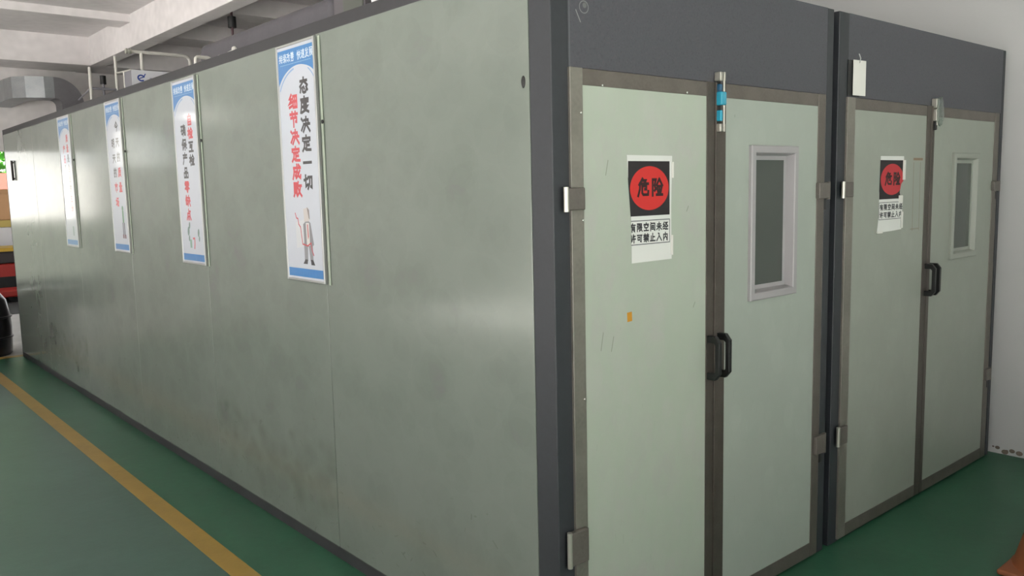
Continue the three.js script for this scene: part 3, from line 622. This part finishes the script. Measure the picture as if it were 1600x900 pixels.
pipeThing('white upright pipe nearest the elbow duct, below the corner of the long beam', [rod([0.5, 2.4, -6.8], [0.5, 2.9, -6.8], 0.014)]);
{ const m = mesh('rod', merge([rod([0.5, 2.705, -6.8], [0.735, 2.705, -6.8], 0.012), rod([0.5, 2.64, -7.25], [0.5, 2.705, -6.8], 0.008)]), M.greyPaint); tag(m, 'grey level rod tying the two tall white pipes together', 'rod'); }
pipeThing('short thin white pipe beside the roof unit, topped by a sloping bar', [rod([0.66, 2.4, -6.3], [0.66, 2.81, -6.3], 0.011), rod([0.735, 2.86, -6.79], [0.66, 2.81, -6.3], 0.008), rod([0.66, 2.81, -6.3], [0.57, 2.76, -5.8], 0.008)]);
{ const t = thing('valve', 'small dark valve between the two tall white pipes', 'valve', 0.64, 2.4, -6.9);
  mesh('stem', rod([0, 0, 0], [0, 0.44, 0], 0.012), M.greyPaint, t); mesh('body', rod([0, 0.36, 0], [0, 0.44, 0], 0.028), M.black, t); }
pipeThing('small white pipe loop on the roof edge beside the grey air duct', [tube([[0.2, 2.4, -3.35], [0.2, 2.5, -3.35], [0.204, 2.512, -3.35], [0.214, 2.518, -3.35], [0.275, 2.518, -3.35], [0.29, 2.512, -3.35], [0.298, 2.49, -3.35], [0.298, 2.4, -3.35]], 0.011, 60)]);
{ const end = new THREE.SphereGeometry(0.014, 12, 8); end.translate(0.06, 2.428, -2.44);
  const m = mesh('cable', merge([tube([[0.04, 2.404, -2.74], [0.05, 2.416, -2.62], [0.045, 2.41, -2.54], [0.06, 2.426, -2.44]], 0.004, 30), end]), M.pipe); tag(m, 'thin pale cable along the roof edge below the grey air duct', 'cable'); }
{ const t = thing('ceiling_dropper', 'dark rod with a black fitting hanging from the ceiling beyond the long beam', 'rod', 1.22, SLAB, -5.17);
  mesh('rod', rod([0, 0, 0], [0, -0.8, 0], 0.01), std('#5c4148', { roughness: 0.6 }), t); mesh('fitting', rod([0, -0.38, 0], [0, -0.29, 0], 0.035), M.black, t); }

// ---------------------------------------------------------------- beyond the back doorway, with unseen glare objects added
{ const t = thing('barrel', 'glossy black barrel at the back doorway, beside the far end of the chamber', 'barrel', -0.29, -0.003, -8.68);
  const prof = [[0, 0], [0.24, 0], [0.262, 0.02], [0.27, 0.16], [0.276, 0.3], [0.268, 0.45], [0.24, 0.6], [0.19, 0.68], [0, 0.7]].map((q) => new THREE.Vector2(...q));
  mesh('drum', new THREE.LatheGeometry(prof, 40), phys('#1b1822', { roughness: 0.28, clearcoat: 0.6 }), t);
  for (const y of [0.2, 0.42]) { const g = new THREE.TorusGeometry(0.274, 0.012, 8, 40); g.rotateX(Math.PI / 2); g.translate(0, y, 0); mesh('hoop', g, phys('#1b1822', { roughness: 0.3 }), t); } }
{ const t = thing('red_cart', 'red cart with a dark recess, standing outside the back doorway', 'cart', 0.6, -0.012, -14.2); const red = phys('#b8352e', { roughness: 0.4 });
  mesh('cart_body', box(-0.9, 0.62, 0.1, 0.66, -0.5, 0.3, 0.05), red, t); mesh('recess', box(-0.86, 0.55, 0.26, 0.44, 0.2, 0.306, 0.01), M.black, t);
  mesh('bumper', box(-0.92, 0.64, 0.1, 0.22, 0.28, 0.36, 0.03), red, t);
  for (const x of [-0.6, 0.36]) { const g = rod([x, 0.11, -0.3], [x, 0.11, 0.25], 0.11, 20); mesh('wheel', g, M.black, t); }
  mesh('tray', box(-0.92, 0.64, 0.66, 0.83, -0.52, 0.32, 0.02), std('#3b3433'), t); mesh('yellow_edge', box(-0.93, 0.65, 0.85, 0.91, -0.53, 0.33, 0.01), phys('#d8b13a'), t); mesh('tray_top', box(-0.9, 0.62, 0.82, 0.86, -0.5, 0.3), std('#3b3433'), t); }
{ const t = thing('white_cabinet', 'white cabinet with a yellow top edge behind the red cart', 'cabinet', 0.8, -0.012, -15.2);
  mesh('cabinet_body', box(-1.2, 0.7, 0, 1.22, -0.4, 0.2, 0.02), M.whitePaint, t); mesh('top_edge', box(-1.22, 0.72, 1.22, 1.34, -0.42, 0.22, 0.01), phys('#cdb968'), t); }
{ const t = thing('tan_carton', 'tan carton standing on the white cabinet', 'box', 0.85, 1.328, -15.2);
  mesh('carton_body', box(-0.9, 0.5, 0, 0.52, -0.3, 0.12, 0.01), std('#d0a479', { roughness: 0.8 }), t); mesh('lid', box(-0.91, 0.51, 0.45, 0.54, -0.31, 0.13, 0.01), std('#c59a70', { roughness: 0.8 }), t); }
{ const t = thing('garden_wall', 'reddish brown wall behind the cabinet with green foliage above', 'wall', 0.8, -0.012, -18.5); t.userData.kind = 'structure';
  mesh('added_low_wall', box(-12, -1.2, 0, 1.25, -0.1, 0.1), std('#3f443c', { roughness: 0.95 }), t); mesh('wall_body', box(-1.2, 2.2, 0, 2.25, -0.1, 0.1), std('#7d4638', { roughness: 0.9, map: rep(mottle, 1) }), t); }  // low dark stretch is unseen, added to cut the panel glare from below
{ const t = new THREE.Group(); t.name = 'added_glare_building'; t.position.set(-5.2, -0.012, -24); t.userData.kind = 'structure'; scene.add(t);  // unseen building, added to throw sunlit glare onto the long panels
  mesh('glare_facade', box(-5, 4, 0, 4.2, -3, 0), white('#b4b4b0'), t); for (const [x, w] of [[2.2, 0.25], [1.35, 0.12], [0.4, 0.3], [-0.9, 0.2], [-2.2, 0.35]]) mesh('column', box(x, x + w, 0, 4.2, 0, 0.25), std('#8b8b88'), t); for (let k = 0; k < 4; k++) mesh('window', box(-4.3 + k * 2.2, -3.2 + k * 2.2, 2.6, 3.7, -0.01, 0.02), std('#5b6670', { roughness: 0.2 }), t); }  // darker columns break the mirrored glare into streaks
{ const t = thing('tree', 'bright green leafy tree beyond the back doorway', 'tree', 1.4, -0.012, -20.5);
  mesh('trunk', rod([0, 0, 0], [0.05, 2.6, 0], 0.12), std('#5d4a3a', { roughness: 0.9 }), t);
  const leaf = new THREE.PlaneGeometry(0.16, 0.1); const n = 1500, im = new THREE.InstancedMesh(leaf, phys('#5fae3a', { roughness: 0.8, transmission: 0.4, thickness: 0, side: THREE.DoubleSide }), n), m4 = new THREE.Matrix4(), q = new THREE.Quaternion(), e = new THREE.Euler();
  for (let i = 0; i < n; i++) { const a = rnd() * 6.28, v = Math.acos(2 * rnd() - 1), r = 1.5 * Math.cbrt(rnd()); e.set(rnd() * 6, rnd() * 6, rnd() * 6); q.setFromEuler(e); m4.compose(new THREE.Vector3(r * Math.sin(v) * Math.cos(a), 3 + 0.8 * r * Math.cos(v), r * Math.sin(v) * Math.sin(a) * 0.8), q, new THREE.Vector3(1, 1, 1)); im.setMatrixAt(i, m4); }
  im.name = 'foliage'; im.userData.kind = 'stuff'; im.castShadow = im.receiveShadow = true; t.add(im); }

// ---------------------------------------------------------------- right edge of the picture
{ const t = thing('floor_cone', 'orange-brown cone on the green floor, cut off by the right edge of the photo', 'cone', 2.165, 0, 0.825);
  const prof = [[0, 0.69], [0.012, 0.69], [0.02, 0.67], [0.19, 0.03], [0.2, 0.022]].reverse().map((q) => new THREE.Vector2(...q));
  mesh('cone_body', new THREE.LatheGeometry(prof, 36), phys('#b0673f', { roughness: 0.7 }), t); mesh('base', box(-0.2, 0.2, 0, 0.024, -0.2, 0.2, 0.01), phys('#9c5c3a', { roughness: 0.7 }), t); }

renderer.render(scene, camera);
